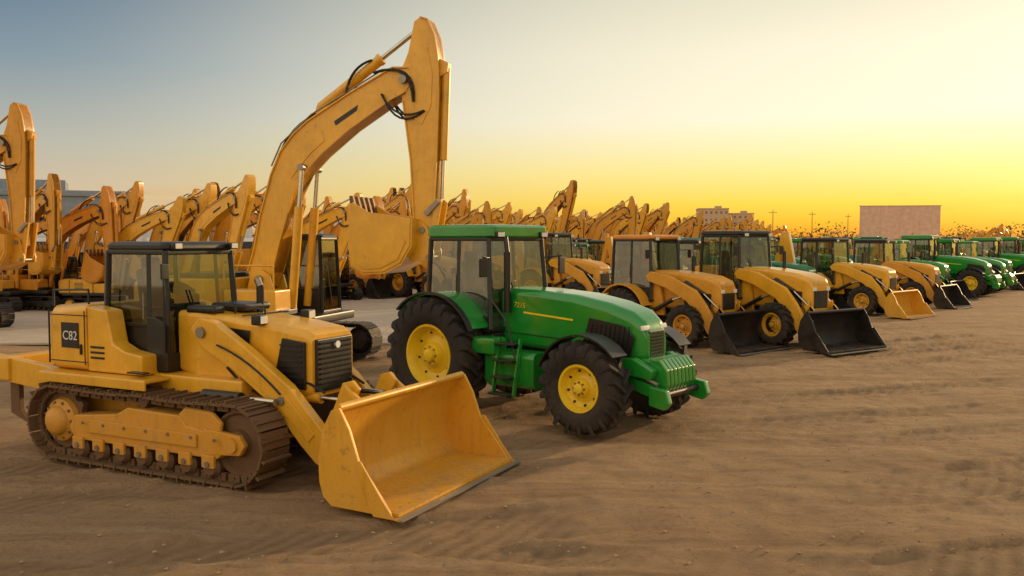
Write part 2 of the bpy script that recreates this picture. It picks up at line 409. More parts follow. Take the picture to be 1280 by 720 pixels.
m.text('C82', (-1.64, -.963, 1.57), (90, 0, 0), .17, WHT)
for z in (1.28, 1.9): m.box('rear_body', BLK, (-1.55, -.953, z), (.75, .006, .012), bev=0)
for x in (-1.93, -1.22): m.box('rear_body', BLK, (x, -.945, 1.6), (.012, .02, .72), bev=0)
for z in (1.35, 1.42, 1.49): m.box('rear_body', BLK, (-1.0, -.935, z), (.26, .012, .03), bev=.004)
m.box('rear_body', BLK, (-1.28, -.965, 1.45), (.03, .03, .14), bev=.008)
m.cyl('exhaust', BLK, (-1.55, .5, 2.0), (-1.55, .5, 2.3), .06, seg=16)
m.tube('handrail', BLK, [(-1.95, -.85, 2.0), (-1.95, -.85, 2.22), (-1.25, -.85, 2.24), (-1.25, -.85, 2.02)], .014)
m.cyl('handrail', BLK, (-1.7, 0, 2.0), (-1.7, 0, 2.1), .13, seg=18)
for a_, b_ in ((-.75, -.62), (.62, .75)):
    m.prism('rear_ripper', YEL, [(-3.9, .92), (-2.3, .78), (-1.9, .62), (-1.9, 1.05), (-2.3, 1.14), (-3.9, 1.28)], a_, b_, .02)
m.box('rear_ripper', YEL, (-3.2, 0, 1.05), (.3, 1.6, .34), bev=.03)
for yy in (-.5, 0, .5): m.prism('rear_ripper', TRK, [(-3.4, 1.1), (-3.2, 1.1), (-3.2, .4), (-3.0, .22), (-3.4, .35)], yy - .04, yy + .04, .01)
m.box('rear_ripper', BLK, (-2.3, 0, .95), (.3, .9, .3), bev=.03)
cab(m, -1.2, -.05, .63, 1.38, 2.88, BLK, BLK, GLS, tap=.05, zs=1.78, over=.05, mid=.72, roofh=.12)
m.box('cab_base', BLK, (-.62, 0, 1.3), (1.22, 1.34, .26), bev=.03)
m.prism('cab_base', BLK, [(-.35, 1.2), (.02, 1.2), (.02, 1.8), (-.2, 1.9), (-.35, 1.9)], -.70, -.655, .015)
for s in (-1, 1):
    m.box('work_lights', BLK, (.0, s * .5, 2.82), (.08, .14, .09), bev=.02); m.box('work_lights', LAMP, (.045, s * .5, 2.82), (.01, .11, .065), bev=.004)
m.tube('handrail', BLK, [(.0, -.72, 1.45), (.0, -.72, 2.3), (-.08, -.66, 2.45)], .016)
m.tube('mirror', BLK, [(-.05, -.62, 2.6), (.10, -.76, 2.62)], .012); m.box('mirror', BLK, (.10, -.79, 2.5), (.03, .13, .2), bev=.02)
for i in range(3): m.box('steps', BLK, (-.15, -1.02, .98 + .12 * i), (.3, .1, .02), bev=.004)
m.loft('front_hood', YEL, [sec(-.03, .46, 1.18, 1.98, .07), sec(.3, .47, 1.1, 1.98, .08), sec(1.6, .44, 1.0, 1.86, .09), sec(2.02, .42, .96, 1.80, .10), sec(2.12, .40, .98, 1.74, .10)])
m.box('front_grille', BLK, (2.13, 0, 1.36), (.06, .70, .66), bev=.03)
for i in range(10): m.box('front_grille', DBK, (2.17, 0, 1.08 + i * .062), (.02, .62, .022), (0, 25, 0), bev=.004)
for a_, b_ in ((-.46, -.42), (.42, .46)):
    m.prism('front_grille', BLK, [(1.55, 1.12), (2.05, 1.08), (2.05, 1.66), (1.7, 1.70)], a_, b_, .01)
for i in range(8): m.box('front_grille', DBK, (1.84, -.465, 1.16 + i * .065), (.34, .012, .02), bev=.003)
m.cyl('front_hood', WHT, (2.155, .02, 1.60), (2.19, .02, 1.60), .045, seg=18)
m.box('front_hood', BLK, (.75, -.476, 1.70), (.9, .012, .2), (0, 4, 0), bev=.004)
m.text('C2 963', (.42, -.484, 1.66), (90, 4, 0), .13, WHT)
m.box('front_hood', BLK, (1.05, 0, 1.945), (.012, .86, .02), (0, 5, 0), bev=0)
m.box('hood_deck', BLK, (.35, -.36, 2.0), (.5, .2, .1), bev=.03)
m.box('hood_deck', BLK, (.5, .12, 2.02), (.6, .5, .1), bev=.04)
m.tube('hood_deck', BLK, [(.8, -.3, 1.95), (.8, -.3, 2.08), (1.3, -.3, 2.02), (1.3, -.3, 1.9)], .014)
m.cyl('exhaust', BLK, (.75, .22, 1.9), (.75, .22, 2.28), .05, seg=16)
m.cyl('exhaust', STL, (.75, .22, 2.28), (.70, .22, 2.38), .045, seg=16)
for s in (-1, 1):
    m.box('headlights', BLK, (1.35, s * .46, 1.91), (.14, .16, .13), bev=.02); m.box('headlights', LAMP, (1.425, s * .46, 1.91), (.012, .12, .09), bev=.004)
    ya, yb = s * .56, s * .70
    m.prism('lift_tower', YEL, [(.35, 1.0), (1.15, .8), (1.1, 1.2), (.85, 1.78), (.6, 1.9), (.42, 1.82), (.36, 1.4)], s * .50, s * .545, .012)
    m.prism('lift_arm', YEL, [(.42, 1.78), (.58, 1.93), (.82, 1.88), (1.35, 1.58), (2.0, 1.16), (2.55, .62), (2.98, .50), (3.02, .30), (2.80, .22), (2.4, .26), (2.15, .48), (1.75, .90), (1.15, 1.28), (.6, 1.55)], ya, yb, .022)
    m.prism('lift_arm', YEL, [(1.2, 1.36), (1.3, 1.50), (1.95, 1.08), (2.4, .62), (2.3, .52), (1.85, .92)], yb, yb + s * .018, .008)
    m.cyl('lift_arm', STL, (.62, s * .48, 1.74), (.62, s * .74, 1.74), .07, seg=16)
    m.cyl('lift_arm', STL, (1.9, s * .52, .98), (1.9, s * .74, .98), .055, seg=14)
    m.cyl('lift_arm', STL, (2.88, s * .50, .37), (2.88, s * .76, .37), .06, seg=14)
    m.cyl('lift_cylinder', BLK, (.75, s * .80, .98), (1.35, s * .80, .98), .075, seg=16)
    m.cyl('lift_cylinder', CHR, (1.35, s * .80, .98), (1.88, s * .80, .98), .035, seg=12)
    m.cyl('tilt_cylinder', YEL, (1.2, s * .33, .95), (2.2, s * .33, .98), .07, seg=16)
    m.cyl('tilt_cylinder', CHR, (2.2, s * .33, .98), (2.66, s * .33, .98), .035, seg=12)
    m.prism('tilt_lever', YEL, [(2.25, .55), (2.42, .42), (2.60, .75), (2.82, 1.14), (2.72, 1.24), (2.58, 1.20), (2.45, .9)], s * .36, s * .42, .012)
    m.prism('tilt_link', YEL, [(2.66, 1.20), (2.72, 1.08), (3.02, .80), (3.06, .92)], s * .44, s * .50, .012)
    m.hose('hoses', HOSE, (.9, s * .56, 1.3), (1.9, s * .53, 1.0), (0, 0, -.15))
    m.hose('hoses', HOSE, (1.3, s * .42, 1.12), (2.3, s * .40, 1.06), (0, 0, .12))
    m.hose('hoses', HOSE, (.9, s * .73, 1.6), (1.9, s * .73, 1.06), (.02, 0, .06), .014)
m.cyl('lift_arm', YEL, (2.35, -.56, .50), (2.35, .56, .50), .12, seg=18)
loader_bucket(m, 4.0, 1.32, 1.12, 1.02, YBK, edge=YBK)
crawler = m.finish((-4.14, 11.99, 0), rad(-26.5))

# ------------------------------------------------------------------ farm tractor
def tractor(name, body=GRN, rim=RIM, roof=GRN):
    m = Builder(name)
    for s in (-1, 1):
        wheel(m, 'rear_wheel_r' if s < 0 else 'rear_wheel_l', 0, s * 1.02, .97, .62, .52, TIRE, rim, 21, s, .06)
        wheel(m, 'front_wheel_r' if s < 0 else 'front_wheel_l', 3.0, s * .95, .71, .48, .36, TIRE, rim, 18, s, .05)
        prof = [(.0 + 1.06 * math.cos(rad(a)), .97 + 1.06 * math.sin(rad(a))) for a in range(28, 140, 10)]
        m.strip('rear_fender', body, prof, .045, s * .66, s * 1.18)
        m.prism('rear_fender', body, [(p[0] * .98, p[1]) for p in prof] + [(-.75, 1.35), (.8, 1.3)], s * .64, s * .67, .005)
        m.strip('rear_fender', BLK, [(1.07 * math.cos(rad(a)), .97 + 1.07 * math.sin(rad(a))) for a in range(26, 140, 10)], .03, s * 1.175, s * 1.27)
        prof = [(3.0 + .80 * math.cos(rad(a)), .71 + .80 * math.sin(rad(a))) for a in range(40, 165, 12)]
        m.strip('front_fender', BLK, prof, .03, s * .76, s * 1.14)
        m.tube('front_fender', BLK, [(3.0, s * .5, .8), (3.0, s * .72, 1.3), (3.0, s * .9, 1.51)], .03)
        m.cyl('rear_axle', body, (0, 0, .97), (0, s * .95, .97), .16, .12, seg=20)
        m.cyl('front_axle', body, (3.0, 0, .66), (3.0, s * .85, .70), .10, .14, seg=16)
        m.box('lights', BLK, (1.00, s * .58, 2.99), (.08, .2, .1), bev=.02); m.box('lights', LAMP, (1.043, s * .58, 2.99), (.01, .16, .07), bev=.004)
        m.box('lights', LAMP, (3.60, s * .25, 1.58), (.05, .2, .08), (0, -15, 0), bev=.02)
        m.tube('mirror', BLK, [(.9, s * .7, 2.6), (1.05, s * 1.05, 2.62)], .014); m.box('mirror', BLK, (1.06, s * 1.05, 2.45), (.04, .18, .3), bev=.03)
        m.prism('hood_grille', BLK, [(2.55, 1.2), (3.45, 1.12), (3.52, 1.45), (3.3, 1.62), (2.7, 1.70)], s * .405, s * .43, .01)
        for i in range(9): m.box('hood_grille', DBK, (2.72 + i * .085, s * .435, 1.4), (.02, .015, .42), (0, 12, 0), bev=.003)
        m.box('hood_stripe', rim, (1.9, s * .440, 1.68), (1.0, .006, .03), (0, 4, 0), bev=0)
        m.box('hood_stripe', BLK, (1.7, s * .446, 1.35), (1.35, .006, .012), (0, 2, 0), bev=0)
        m.text('7215', ((1.2, -.445, 1.80) if s < 0 else (1.8, .445, 1.80)), (90, 4, 0) if s < 0 else (90, -4, 180), .12, rim)
    m.box('transmission', BLK, (1.0, 0, .92), (2.6, .62, .55), bev=.06)
    m.box('transmission', body, (2.6, 0, .85), (1.7, .5, .5), bev=.06)
    m.loft('hood', body, [sec(.95, .44, 1.15, 2.10, .10), sec(1.6, .44, 1.12, 2.09, .12), sec(2.4, .43, 1.08, 2.04, .14), sec(3.0, .41, 1.02, 1.94, .15), sec(3.4, .38, 1.0, 1.82, .16), sec(3.58, .33, 1.03, 1.68, .15), sec(3.66, .26, 1.1, 1.5, .12)])
    m.box('hood_grille', BLK, (3.62, 0, 1.32), (.08, .46, .44), bev=.03)
    for i in range(7): m.box('hood_grille', DBK, (3.665, 0, 1.16 + i * .05), (.015, .40, .015), bev=0)
    m.prism('front_weights', body, [(3.4, .74), (3.5, .64), (3.9, .62), (4.0, .74), (4.04, 1.0), (3.95, 1.10), (3.65, 1.14), (3.45, 1.05)], -.42, .42, .04)
    for i in range(8): m.prism('front_weights', body, [(3.8, .68), (4.02, .64), (4.1, .78), (4.08, 1.0), (3.96, 1.14), (3.8, 1.14)], -.44 + i * .11, -.44 + i * .11 + .095, .015)
    for s in (-1, 1):
        m.beam('front_weights', body, (3.2, s * .38, .84), (4.08, s * .58, .66), .10, .18, .02)
        m.prism('front_weights', body, [(3.9, .5), (4.15, .45), (4.24, .55), (4.18, .74), (3.9, .78)], s * .52, s * .64, .02)
        m.prism('front_weights', body, [(3.35, .9), (3.9, .86), (3.95, 1.0), (3.6, 1.16), (3.35, 1.14)], s * .44, s * .6, .03)
        m.cyl('front_weights', STL, (3.4, s * .5, 1.0), (4.0, s * .55, .8), .03, seg=10)
    m.cyl('front_weights', BLK, (4.05, -.58, .64), (4.05, .58, .64), .05, seg=12)
    for s in (-1, 1):
        m.loft('fuel_tank', body, [[(x, y * 1.0 + s * .72, z) for (x, y, z) in ring(xx, .26 * f, .55, 1.12, .1)] for xx, f in ((.98, .8), (1.05, 1), (1.9, 1), (2.0, .8))])
        for i in range(4): m.box('steps', BLK, (1.55, s * (1.02 + .05 * (3 - i)), .48 + i * .26), (.42, .2, .03), bev=.008)
        for xx in (1.34, 1.77): m.beam('steps', body, (xx, s * 1.14, .45), (xx, s * .96, 1.34), .03, .07, .005)
        m.box('fuel_tank', body, (1.1, s * .95, 1.2), (.5, .35, .28), bev=.06)
        m.tube('handrail', BLK, [(1.78, s * 1.06, .9), (1.5, s * .98, 1.6), (1.05, s * .86, 1.95)], .016)
        m.hose('hoses', HOSE, (1.9, s * .4, 1.0), (2.8, s * .5, .85), (0, 0, -.15))
    cab(m, -.50, .98, .78, 1.42, 3.16, BLK, roof, GLS, tap=.08, zs=1.62, over=.08, mid=.5, roofh=.22)
    m.box('cab_base', body, (.2, 0, 1.36), (1.4, 1.46, .2), bev=.04)
    m.box('toolbox', BLK, (.85, -.62, 1.22), (.35, .3, .3), bev=.03)
    m.cyl('exhaust', BLK, (1.12, -.52, 1.7), (1.12, -.52, 2.7), .06, seg=18); m.cyl('exhaust', BLK, (1.12, -.52, 2.7), (1.08, -.52, 2.95), .04, seg=14)
    m.cyl('beacon', ORG, (-.3, .4, 3.15), (-.3, .4, 3.28), .05, seg=12)
    for s in (-1, 1): m.beam('rear_linkage', BLK, (-.4, s * .35, .7), (-1.15, s * .42, .5), .06, .1, .01)
    m.cyl('rear_linkage', STL, (-.5, 0, 1.1), (-1.1, 0, .95), .035, seg=10)
    return m
tb = tractor('farm_tractor')
tr_main = tb.finish((-.6, 15.75, 0), rad(-40))
TRP = Builder('farm_tractor'); TRP.p = tb.p

# ------------------------------------------------------------------ excavator
def excavator(name, yel=YEL, rb=0.0, rs=0.0, rk=0.0, trk=TRKD, cabm=BLK):
    m = Builder(name)
    F0 = (.1, 2.0); TP = (3.75, 6.5); BK = (4.15, 3.15)
    def rot(p, c, a):
        a = rad(a); dx = p[0] - c[0]; dz = p[1] - c[1]
        return (c[0] + dx * math.cos(a) - dz * math.sin(a), c[1] + dx * math.sin(a) + dz * math.cos(a))
    B = lambda p: rot(p, F0, rb)
    S = lambda p: B(rot(p, TP, rs))
    K = lambda p: S(rot(p, BK, rk))
    def c3(f, p, y): q = f(p); return (q[0], y, q[1])
    for s in (-1, 1):
        pn = 'track_right' if s < 0 else 'track_left'
        track(m, pn, s * 1.22, .62, -1.95, 1.95, .42, 46, trk, sag=.02, gr=.03)
        m.prism('track_frame', BLK, [(-1.9, .28), (1.9, .28), (2.0, .45), (1.8, .62), (-1.8, .62), (-2.0, .45)], s * 1.22 - .16, s * 1.22 + .16, .03)
        for i in range(8):
            xx = -1.6 + i * .457
            m.rev('track_frame', trk, (xx, s * 1.22, .17), [(-.2, .001), (-.2, .09), (.2, .09), (.2, .001)], 12)
        for xx in (-1.95, 1.95): m.rev('track_frame', yel if xx < 0 else BLK, (xx, s * 1.22, .45), [(-.2, .001), (-.2, .2), (-.05, .35), (.05, .35), (.2, .2), (.2, .001)], 20)
    m.box('undercarriage', BLK, (0, 0, .62), (2.2, 2.2, .35), bev=.05)
    m.cyl('undercarriage', BLK, (0, 0, .75), (0, 0, 1.02), .68, seg=28)
    m.box('house_base', BLK, (-.35, 0, 1.1), (4.2, 2.6, .2), bev=.04)
    m.loft('counterweight', yel, [[(x, y, z) for (x, y, z) in ring(xx, w, 1.12, zt, .15)] for xx, w, zt in ((-2.85, .95, 1.85), (-2.75, 1.15, 1.98), (-2.5, 1.28, 2.05), (-1.95, 1.32, 2.08))])
    m.box('engine_cover', yel, (-1.15, 0, 1.62), (1.55, 2.56, .85), bev=.05)
    m.box('engine_cover', BLK, (-1.15, -.2, 2.1), (1.2, 1.5, .12), bev=.03)
    m.box('side_box', yel, (.35, -.92, 1.5), (1.35, .72, .6), bev=.04)
    m.box('side_box', BLK, (.95, -.92, 1.3), (.5, .7, .12), bev=.02)
    for i in range(6): m.box('side_box', BLK, (-1.3, -1.285, 1.4 + i * .08), (.6, .012, .03), bev=.003)
    m.cyl('exhaust', BLK, (-1.4, -.6, 2.1), (-1.4, -.6, 2.6), .06, seg=12)
    m.tube('handrail', yel, [(.95, -1.2, 1.7), (.95, -1.2, 2.35), (-.3, -1.2, 2.35), (-.3, -1.2, 2.0)], .02)
    cab(m, -.35, 1.35, .48, 1.2, 3.08, cabm, cabm, GLD, tap=.05, zs=1.75, over=.03, mid=.55, roofh=.1, yo=.82)
    outl = [(-.28, 2.2), (-.1, 2.75), (.05, 3.45), (.37, 4.47), (.62, 5.0), (.95, 5.38), (1.33, 5.68), (2.4, 6.28), (3.45, 6.80), (3.80, 6.78), (3.92, 6.5), (3.75, 6.22), (3.4, 6.06), (2.4, 5.45), (1.65, 4.88), (1.2, 4.45), (.96, 4.0), (.60, 2.9), (.38, 2.15), (.25, 1.82), (0, 1.78), (-.2, 1.9)]
    m.prism('boom', yel, outl, -.24, .24, .012, xf=B)
    up_ = outl[0:10]; lo_ = outl[11:19]
    m.strip('boom', yel, [B(p) for p in up_], -.03, -.285, .285)
    m.strip('boom', yel, [B(p) for p in lo_], -.03, -.285, .285)
    m.prism('boom', yel, [(.75, 4.6), (.9, 5.0), (1.35, 5.35), (1.7, 5.45), (1.75, 5.2), (1.4, 4.92), (1.1, 4.6), (.9, 4.35)], -.258, .258, .008, xf=B)
    m.prism('boom', BLK, [(2.0, 5.64), (2.6, 5.99), (2.57, 5.86), (2.04, 5.54)], -.247, -.243, 0, xf=B)
    m.cyl('boom', STL, c3(B, (.1, 2.0), -.42), c3(B, (.1, 2.0), .42), .1, seg=16)
    m.cyl('boom', STL, c3(B, (3.72, 6.5), -.36), c3(B, (3.72, 6.5), .36), .09, seg=16)
    m.prism('boom', yel, [(1.35, 5.6), (1.5, 6.05), (1.62, 6.08), (1.9, 5.95)], -.1, .1, .01, xf=B)
    for y_ in ((-.36, -.28), (.28, .36)): m.prism('boom_foot', yel, [(-.4, 1.2), (.6, 1.2), (.35, 2.1), (.1, 2.25), (-.15, 2.1)], y_[0], y_[1], .02)
    for s in (-1, 1):
        p0 = Vector((.95, s * .38, 1.35)); p1 = Vector(c3(B, (1.25, 4.6), s * .38)); mid_ = p0.lerp(p1, .72)
        m.cyl('boom_cylinder', yel, p0, mid_, .105, seg=16); m.cyl('boom_cylinder', CHR, mid_, p1, .05, seg=12)
        m.cyl('boom_cylinder', STL, p1 + Vector((0, -.1, 0)), p1 + Vector((0, .1, 0)), .08, seg=12)
    p0 = Vector(c3(B, (1.55, 6.0), 0)); p1 = Vector(c3(S, (4.08, 7.72), 0)); md = p0.lerp(p1, .58)
    m.cyl('stick_cylinder', yel, p0, md, .12, seg=16); m.cyl('stick_cylinder', yel, md, p0.lerp(p1, .61), .14, seg=16); m.cyl('stick_cylinder', CHR, md, p1, .055, seg=12)
    st = [(3.95, 7.78), (4.1, 7.88), (4.28, 7.82), (4.44, 7.45), (4.52, 7.0), (4.54, 6.2), (4.48, 4.7), (4.38, 3.05), (4.24, 2.95), (4.02, 2.98), (3.92, 3.15), (3.84, 4.7), (3.66, 6.05), (3.57, 6.4), (3.64, 6.75), (3.8, 7.1)]
    m.prism('stick', yel, st, -.2, .2, .012, xf=S)
    m.strip('stick', yel, [S(p) for p in st[1:8]], -.03, -.235, .235)
    m.strip('stick', yel, [S(p) for p in st[10:13]], -.03, -.235, .235)
    m.prism('stick', yel, [(3.85, 5.7), (3.74, 6.2), (3.77, 6.7), (4.0, 7.3), (4.26, 7.2), (4.38, 6.6), (4.34, 5.9), (4.12, 5.5)], -.218, .218, .008, xf=S)
    p0 = Vector(c3(S, (4.64, 6.75), 0)); p1 = Vector(c3(S, (4.52, 3.85), 0)); md = p0.lerp(p1, .7)
    m.cyl('bucket_cylinder', yel, p0, md, .095, seg=16); m.cyl('bucket_cylinder', CHR, md, p1, .045, seg=12)
    m.prism('stick', yel, [(4.42, 7.0), (4.72, 6.85), (4.70, 6.65), (4.42, 6.5)], -.12, .12, .01, xf=S)
    for s in (-1, 1):
        m.beam('bucket_link', STL, c3(S, (4.52, 3.8), s * .26), c3(S, (4.22, 3.5), s * .26), .08, .12)
        m.beam('bucket_link', yel, c3(S, (4.52, 3.8), s * .2), c3(K, (4.30, 2.55), s * .2), .08, .14)
        for k in range(2):
            m.hose('hoses', HOSE, c3(B, (.40, 4.5), s * (.1 + k * .06)), c3(B, (1.5, 5.84), s * (.1 + k * .06)), (-.16, 0, .16), .024)
            m.hose('hoses', HOSE, c3(B, (3.0, 6.68), s * (.25 + k * .05)), c3(S, (3.95, 6.0), s * (.25 + k * .05)), (.28 - k * .06, 0, .30), .026)
            m.hose('hoses', HOSE, c3(B, (3.2, 6.2), s * (.27 + k * .05)), c3(S, (4.2, 5.8), s * (.24 + k * .04)), (-.08, 0, -.34 + k * .1), .024)
            m.hose('hoses', HOSE, c3(B, (2.3, 6.28), s * (.2 + k * .05)), c3(B, (2.9, 7.0), s * (.1 + k * .05)), (-.1, 0, .12), .02)
    m.tube('hoses', HOSE, [c3(B, (1.6, 5.92), .22), c3(B, (2.4, 6.36), .22), c3(B, (3.2, 6.76), .22)], .03)
    m.tube('hoses', STL, [c3(B, (.36, 4.66), -.2), c3(B, (.62, 5.18), -.2), c3(B, (1.4, 5.82), -.2), c3(B, (3.2, 6.76), -.2)], .02)
    m.strip('bucket', yel, [(4.0, 3.4), (3.98, 2.8), (3.75, 2.42), (3.35, 2.22), (2.85, 2.2), (2.6, 2.36), (2.54, 2.8), (2.58, 3.3), (2.60, 3.75)], .045, -.62, .62, xf=K)
    sd = [(4.0, 3.4), (3.98, 2.8), (3.75, 2.42), (3.35, 2.22), (2.85, 2.2), (2.6, 2.36), (2.54, 2.8), (2.58, 3.3), (2.62, 3.78), (3.0, 3.55), (3.5, 3.48)]
    for s in (-1, 1):
        m.prism('bucket', yel, sd, s * .60, s * .65, .012, xf=K)
        m.prism('bucket', yel, [(3.9, 2.9), (3.7, 2.5), (3.3, 2.3), (2.9, 2.28), (2.7, 2.4), (2.72, 2.5), (3.3, 2.42), (3.6, 2.6), (3.8, 2.95)], s * .65, s * .67, .005, xf=K)
    for i in range(5):
        yy = -.54 + i * .27; m.prism('bucket', TRK, [(2.55, 3.55), (2.52, 3.92), (2.60, 3.92), (2.70, 3.55)], yy - .05, yy + .05, .01, xf=K)
    for s in (-1, 1): m.prism('bucket', yel, [(3.7, 2.55), (3.95, 2.45), (4.4, 2.45), (4.42, 2.65), (4.25, 3.25), (4.05, 3.35), (3.95, 3.1)], s * .23, s * .29, .012, xf=K)
    m.cyl('bucket', STL, c3(K, (4.15, 3.15), -.34), c3(K, (4.15, 3.15), .34), .07, seg=14)
    m.cyl('bucket', STL, c3(K, (4.3, 2.55), -.33), c3(K, (4.3, 2.55), .33), .06, seg=14)
    return m
ex_main = excavator('excavator').finish((-5.88, 21.0, 0), rad(-15), .99)
exP = [excavator('excavator', YEL2, rb=0, rs=0).joined((-18.75, 28.2, 0), rad(-12), .90),
       excavator('excavator', ORG, rb=-12, rs=16, rk=-20).joined((-19.6, 37, 0), rad(-20), .72),
       excavator('excavator', YEL, rb=-6, rs=-14, rk=10).joined((-15.6, 38, 0), rad(-24), .72),
       excavator('excavator', YEL2, rb=5, rs=-22, rk=25).joined((-12.6, 37.5, 0), rad(-8), .68)]

# ------------------------------------------------------------------ wheel loader
def wloader(name, body=YEL, bk=DBK, cabm=BLK, rim=None, bw=1.15, glass=GLS, backhoe=False, roofm=None):
    rim = rim or body
    m = Builder(name)
    for s in (-1, 1):
        wheel(m, 'rear_wheel_r' if s < 0 else 'rear_wheel_l', 0, s * .82, .76, .46, .40, TIRE, rim, 18, s, .05)
        wheel(m, 'front_wheel_r' if s < 0 else 'front_wheel_l', 2.15, s * .80, .58, .40, .31, TIRE, rim, 16, s, .045)
        prof = [(.9 * math.cos(rad(a)), .76 + .9 * math.sin(rad(a))) for a in range(20, 150, 13)]
        m.strip('fender', body, prof, .04, s * .58, s * 1.05)
        m.prism('loader_tower', body, [(.75, .8), (1.25, .8), (1.15, 1.4), (.98, 1.95), (.75, 2.0), (.68, 1.6)], s * .50, s * .60, .015)
        m.prism('lift_arm', body, [(.7, 1.88), (.85, 2.02), (1.5, 1.92), (2.4, 1.55), (2.75, 1.15), (3.15, .5), (3.2, .3), (3.0, .25), (2.8, .42), (2.4, .98), (2.1, 1.25), (1.4, 1.58), (.8, 1.74)], s * .63, s * .75, .02)
        m.cyl('lift_cylinder', BLK, (1.0, s * .69, .95), (1.6, s * .69, 1.25), .06, seg=12); m.cyl('lift_cylinder', CHR, (1.6, s * .69, 1.25), (2.1, s * .69, 1.4), .03, seg=10)
        m.cyl('tilt_cylinder', BLK, (1.9, s * .5, 1.75), (2.5, s * .5, 1.45), .055, seg=12); m.cyl('tilt_cylinder', CHR, (2.5, s * .5, 1.45), (2.95, s * .5, 1.1), .028, seg=10)
        m.prism('tilt_link', body, [(2.6, .8), (2.75, .75), (3.02, 1.1), (3.12, 1.0), (3.2, .78), (3.1, .72), (2.95, 1.22)], s * .46, s * .52, 0)
        m.box('lights', LAMP, (2.97, s * .28, 1.52), (.03, .15, .1), bev=.01)
        m.box('lights', LAMP, (.92, s * .5, 2.93), (.03, .14, .08), bev=.01)
        m.hose('hoses', HOSE, (1.2, s * .6, 1.7), (2.1, s * .55, 1.65), (0, 0, .1))
        m.hose('hoses', HOSE, (2.0, s * .6, 1.5), (3.0, s * .56, .7), (.15, 0, .15))
        m.cyl('axle', BLK, (0, 0, .76), (0, s * .7, .76), .12); m.cyl('axle', BLK, (2.15, 0, .58), (2.15, s * .7, .58), .1)
        m.tube('mirror', BLK, [(.8, s * .66, 2.6), (.92, s * .95, 2.62)], .012); m.box('mirror', BLK, (.93, s * .96, 2.5), (.03, .15, .24), bev=.02)
        for i in range(3): m.box('steps', BLK, (.85, s * .78, .5 + i * .25), (.32, .2, .03), bev=.006)
        m.prism('hood_grille', BLK, [(1.6, 1.1), (2.7, 1.05), (2.7, 1.45), (1.6, 1.55)], s * .435, s * .455, .005)
    m.box('chassis', BLK, (1.2, 0, .8), (3.2, .7, .4), bev=.04)
    m.loft('hood', body, [sec(.75, .46, 1.0, 2.05, .08), sec(1.6, .46, .98, 2.02, .1), sec(2.5, .44, .92, 1.92, .12), sec(2.85, .40, .92, 1.8, .12), sec(2.95, .34, .96, 1.65, .1)])
    m.box('hood_grille', BLK, (2.95, 0, 1.25), (.05, .55, .45), bev=.02)
    m.cyl('exhaust', BLK, (1.6, .25, 1.9), (1.6, .25, 2.45), .05)
    m.cyl('lift_arm', body, (2.6, -.65, .95), (2.6, .65, .95), .08)
    cab(m, -.62, .85, .68, 1.2, 3.05, cabm, roofm or (body if cabm != BLK else cabm), glass, tap=.07, zs=1.55, over=.07, mid=.5, roofh=.13)
    m.box('cab_base', body, (.0, 0, 1.15), (1.5, 1.2, .25), bev=.04)
    m.box('rear_weight', body, (-1.0, 0, 1.0), (.6, 1.1, .6), bev=.08)
    if backhoe:
        m.beam('backhoe_boom', body, (-1.2, 0, 1.0), (-1.7, 0, 3.3), .22, .32, .02)
        m.beam('backhoe_boom', body, (-1.7, 0, 3.3), (-2.2, 0, 1.4), .2, .26, .02)
        m.prism('backhoe_boom', body, [(-2.5, .9), (-2.1, .9), (-1.9, 1.3), (-2.1, 1.6), (-2.5, 1.4)], -.3, .3, .02)
    loader_bucket(m, 4.15, bw, .98, .98, bk)
    return m
W_B = wloader('wheel_loader', YEL, DBK, BLK).finish((6.57, 26.4, 0), rad(-55), 1.04)
W_A = wloader('wheel_loader', YEL2, DBK, BLK, glass=GLD, roofm=ORG).finish((3.85, 26.0, 0), rad(-48), 1.0)
wp = [wloader('backhoe_loader', YEL, YBK, BLK, backhoe=True).joined((12.6, 36.0, 0), rad(-47), .98),
      wloader('wheel_loader', YEL2, DBK, BLK).joined((16.4, 40.4, 0), rad(-43), .96),
      wloader('wheel_loader', GRN, DBK, GRN, rim=RIM).joined((19.0, 44.8, 0), rad(-42), .95),
      wloader('wheel_loader', TEAL, DBK, TEAL, rim=YEL).joined((9.6, 36.5, 0), rad(-44), 1.0),
      wloader('backhoe_loader', YEL2, DBK, BLK, backhoe=True).joined((6.6, 34.0, 0), rad(-38), .96)]
trP = TRP.joined((21.6, 47.5, 0), rad(-42), 1.0)

line = [(24.5, 51, trP, 'farm_tractor'), (27.6, 54.5, wp[2], 'wheel_loader'), (31, 58.5, trP, 'farm_tractor'), (34.5, 62.5, trP, 'farm_tractor'), (38, 67, wp[2], 'wheel_loader'), (42, 72, trP, 'farm_tractor'), (46, 77, trP, 'farm_tractor'), (50, 82, trP, 'farm_tractor')]
for x, y, p, n in line: place(p, n, (x, y), 42 + random.uniform(-7, 7), random.uniform(.92, 1.05))
for r_ in range(1, 7):
    for i in range(13):
        x = 3.5 + i * 4.0 + random.uniform(-.5, .5) - r_ * 1.2; y = 31 + i * 4.6 + r_ * 7.5 + random.uniform(-.8, .8)
        p, n = random.choice([(wp[4], 'backhoe_loader'), (wp[1], 'wheel_loader'), (wp[3], 'wheel_loader'), (wp[2], 'wheel_loader'), (trP, 'farm_tractor'), (wp[1], 'wheel_loader')] if i > 3 else [(wp[4], 'backhoe_loader'), (wp[1], 'wheel_loader'), (wp[3], 'wheel_loader')])
        place(p, n, (x, y), 43 + random.uniform(-6, 6), random.uniform(.9, 1.05))
